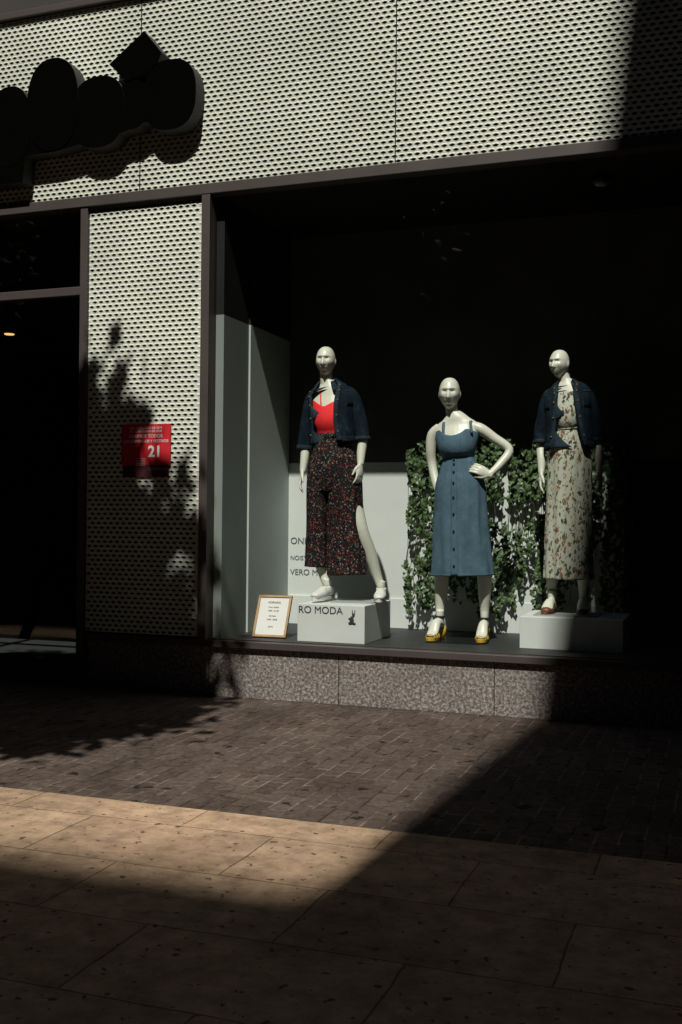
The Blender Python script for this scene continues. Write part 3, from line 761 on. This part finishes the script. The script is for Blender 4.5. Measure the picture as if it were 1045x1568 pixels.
v,f=join([limb([Q(.02,.09,.9),Q(-.08,.09,.68),Q(-.14,.09,.48),Q(-.20,.09,.28),Q(-.28,.09,.10)],[.10,.085,.062,.058,.045]),
  limb([Q(.02,-.09,.9),Q(.06,-.09,.68),Q(.10,-.09,.48),Q(.22,-.09,.30),Q(.33,-.09,.16)],[.10,.085,.062,.058,.045])])
mk('trousers',v,f,M_coat,pe,True,remesh=.012,smi=3)
v,f=join([sw([Q(-.24,.09,.05),Q(-.30,.09,.06),Q(-.40,.09,.035),Q(-.48,.09,.03)],[.035,(.045,.05),(.048,.03),(.03,.02)],ref=(0,1,0)),
  sw([Q(.37,-.09,.16),Q(.33,-.09,.12),Q(.25,-.09,.05),Q(.17,-.09,.025)],[.035,(.045,.05),(.048,.03),(.03,.02)],ref=(0,1,0))])
mk('shoes',v,f,M_black,pe,True)
v,f=join([ellipsoid(Q(0,0,1.635),(.105,.086,.105),24,16),sw([Q(.05,0,1.62),Q(.09,0,1.52),Q(.085,0,1.40)],[(.06,.08),(.045,.08),(.02,.06)])])
mk('hair',v,f,M_hair,pe,True,remesh=.01,smi=3)

# ------------------------------------------------------------------ street trees
tr=empty('street_tree')
tx,ty=-5.2,-4.3; C0=Vector((tx+.24,ty,5.4)); RX,RY,RZ=2.2,1.4,2.4
br=[sw([(tx-.1,ty,0),(tx-.08,ty,.3),(tx,ty+.02,1.5),(tx+.05,ty,2.8),(tx+.1,ty,4.2),(tx+.12,ty,6.2)],[.19,.15,.125,.11,.08,.03],sub=4)]
for i in range(16):
    a=ru(0,6.28); z=ru(2.5,5.0); e=C0+Vector((RX*.75*math.cos(a),RY*.75*math.sin(a),ru(-.4,.75)*RZ))
    s=Vector((tx+.05,ty,z)); m_=s.lerp(e,.5)+Vector((0,0,.15))
    br.append(sw([s,m_,e],[.055,.035,.012],seg=8,sub=4))
trunk=mk('trunk_and_limbs',*join(br),M_bark,tr,True)
def leaf2(V,F,p,s,nrm,up):
    nrm=nrm.normalized(); up=(up-nrm*up.dot(nrm)).normalized(); sd=up.cross(nrm); b=len(V)
    for x,y,z in ((0,-.45,.05),(.42,0,.08),(0,.6,.05),(-.42,0,.08),(0,.05,-.03)): V.append(p+sd*(x*s)+up*(-y*s)+nrm*(-z*s))
    for i in range(4): F.append((b+4,b+i,b+(i+1)%4))
V=[];F=[]
for c in range(520):
    while True:
        v=Vector((ru(-1,1),ru(-1,1),ru(-1,1)))
        if v.length<1: break
    v=v.normalized()*(v.length**.85)
    cc=C0+Vector((v.x*RX,v.y*RY,v.z*RZ)); cr=ru(.20,.42)
    for l in range(58):
        p=cc+Vector((random.gauss(0,.5),random.gauss(0,.5),random.gauss(0,.45)))*cr
        leaf2(V,F,p,ru(.12,.20),Vector((ru(-1,1),ru(-1,1),ru(-.2,1))),Vector((ru(-1,1),ru(-1,1),ru(-1,.5))))
crown=mk('crown',V,F,M_leaf,tr)
for i,(dx,dy,rz) in enumerate(((8.1,-.1,2.0),(12.9,.1,.7),(-5.6,.0,.2),(-.4,-6.3,3.1),(4.6,-6.3,.15),(9.4,-5.5,3.3),(14.4,-5.5,.1),(-5.6,-5.6,-.1))):  # unseen tree copies added to block sky light from shaded areas
    t2=empty('sky_block_tree.%03d'%(i+1))
    for src in (trunk,crown):
        oo=bpy.data.objects.new(src.name,src.data); COL.objects.link(oo); oo.parent=t2
        oo.matrix_local=Matrix.Translation((tx+dx,ty+dy,0))@Matrix.Rotation(rz,4,'Z')@Matrix.Translation((-tx,-ty,0))

# ------------------------------------------------------------------ buildings across the street
def block(name,verts,winrects):
    e=empty(name); mk('walls',verts,BF,M_conc,e); v,f=multi(winrects); mk('windows',v,f,M_win,e); return e
SX,SZ=.117,1.47
H=SZ*(26-3.50)
block('opposite_building',boxv(-60,60,-40,-26,0,H),[(x,x+1.4,-25.99,-25.95,z,z+2) for x in range(-58,58,4) for z in range(4,30,4)])
YT=-12.0; sl_=.113
xb=lambda z:-.20+sl_*(z-13.7)  # unseen building, side wall slanted to shape the shadow edge on the facade
Ht=34
vv=[(xb(0),-24,0),(26,-24,0),(26,YT,0),(xb(0),YT,0),(xb(Ht),-24,Ht),(26,-24,Ht),(26,YT,Ht),(xb(Ht),YT,Ht)]
block('corner_building',vv,[(x,x+1.3,YT+.01,YT+.05,z,z+1.9) for x in range(5,25,3) for z in range(4,31,4)])
block('left_building',boxv(-45,-12,-24,-10.9,0,36),[(x,x+1.3,-10.89,-10.85,z,z+1.9) for x in range(-43,-13,3) for z in range(3,33,4)])
block('sky_block_end',boxv(-60,-45.1,-26,8,0,36),[(-45.09,-45.05,y,y+1.3,z,z+1.9) for y in range(-8,6,3) for z in range(3,33,4)])  # unseen blocks added at the street ends to cut sky light
block('sky_block_end.001',boxv(26.1,40,-26,8,0,36),[(26.05,26.09,y,y+1.3,z,z+1.9) for y in range(-11,6,3) for z in range(3,33,4)])

# ------------------------------------------------------------------ light, sky
S=Vector((SX,-1,SZ)).normalized()
sun=bpy.data.lights.new('sun','SUN'); sun.energy=5.0; sun.angle=math.radians(.65); sun.color=(1,.95,.86)
so=bpy.data.objects.new('sun',sun); COL.objects.link(so); so.rotation_euler=S.to_track_quat('Z','Y').to_euler(); so.location=(2,-20,25)
w=bpy.data.worlds.new('World'); scene.world=w; w.use_nodes=True; nt=w.node_tree
sky=nt.nodes.new('ShaderNodeTexSky'); sky.sky_type='NISHITA'; sky.sun_disc=False
sky.sun_elevation=math.asin(S.z); sky.sun_rotation=math.atan2(S.x,S.y)
sky.altitude=1500; sky.air_density=.55; sky.dust_density=.1; sky.ozone_density=1.0   # very clear, dry summer air
nt.links.new(sky.outputs[0],nt.nodes['Background'].inputs[0]); nt.nodes['Background'].inputs[1].default_value=.05

# ------------------------------------------------------------------ camera
phi=math.radians(19.75);p=math.radians(0.46);rho=math.radians(0.55)
f0=Vector((-math.sin(phi)*math.cos(p),math.cos(phi)*math.cos(p),math.sin(p)))
r0=Vector((math.cos(phi),math.sin(phi),0));u0=r0.cross(f0)
r=r0*math.cos(rho)+u0*math.sin(rho);u=u0*math.cos(rho)-r0*math.sin(rho)
cam=bpy.data.cameras.new('camera'); co=bpy.data.objects.new('camera',cam); COL.objects.link(co)
cam.sensor_fit='VERTICAL'; cam.sensor_height=36; cam.lens=1627/1568*36; cam.clip_end=1000; cam.clip_start=.05
Mx=Matrix((r,u,-f0)).transposed().to_4x4(); Mx.translation=CAM; co.matrix_world=Mx
scene.camera=co
scene.view_settings.view_transform='Standard'; scene.view_settings.look='None'; scene.view_settings.exposure=0
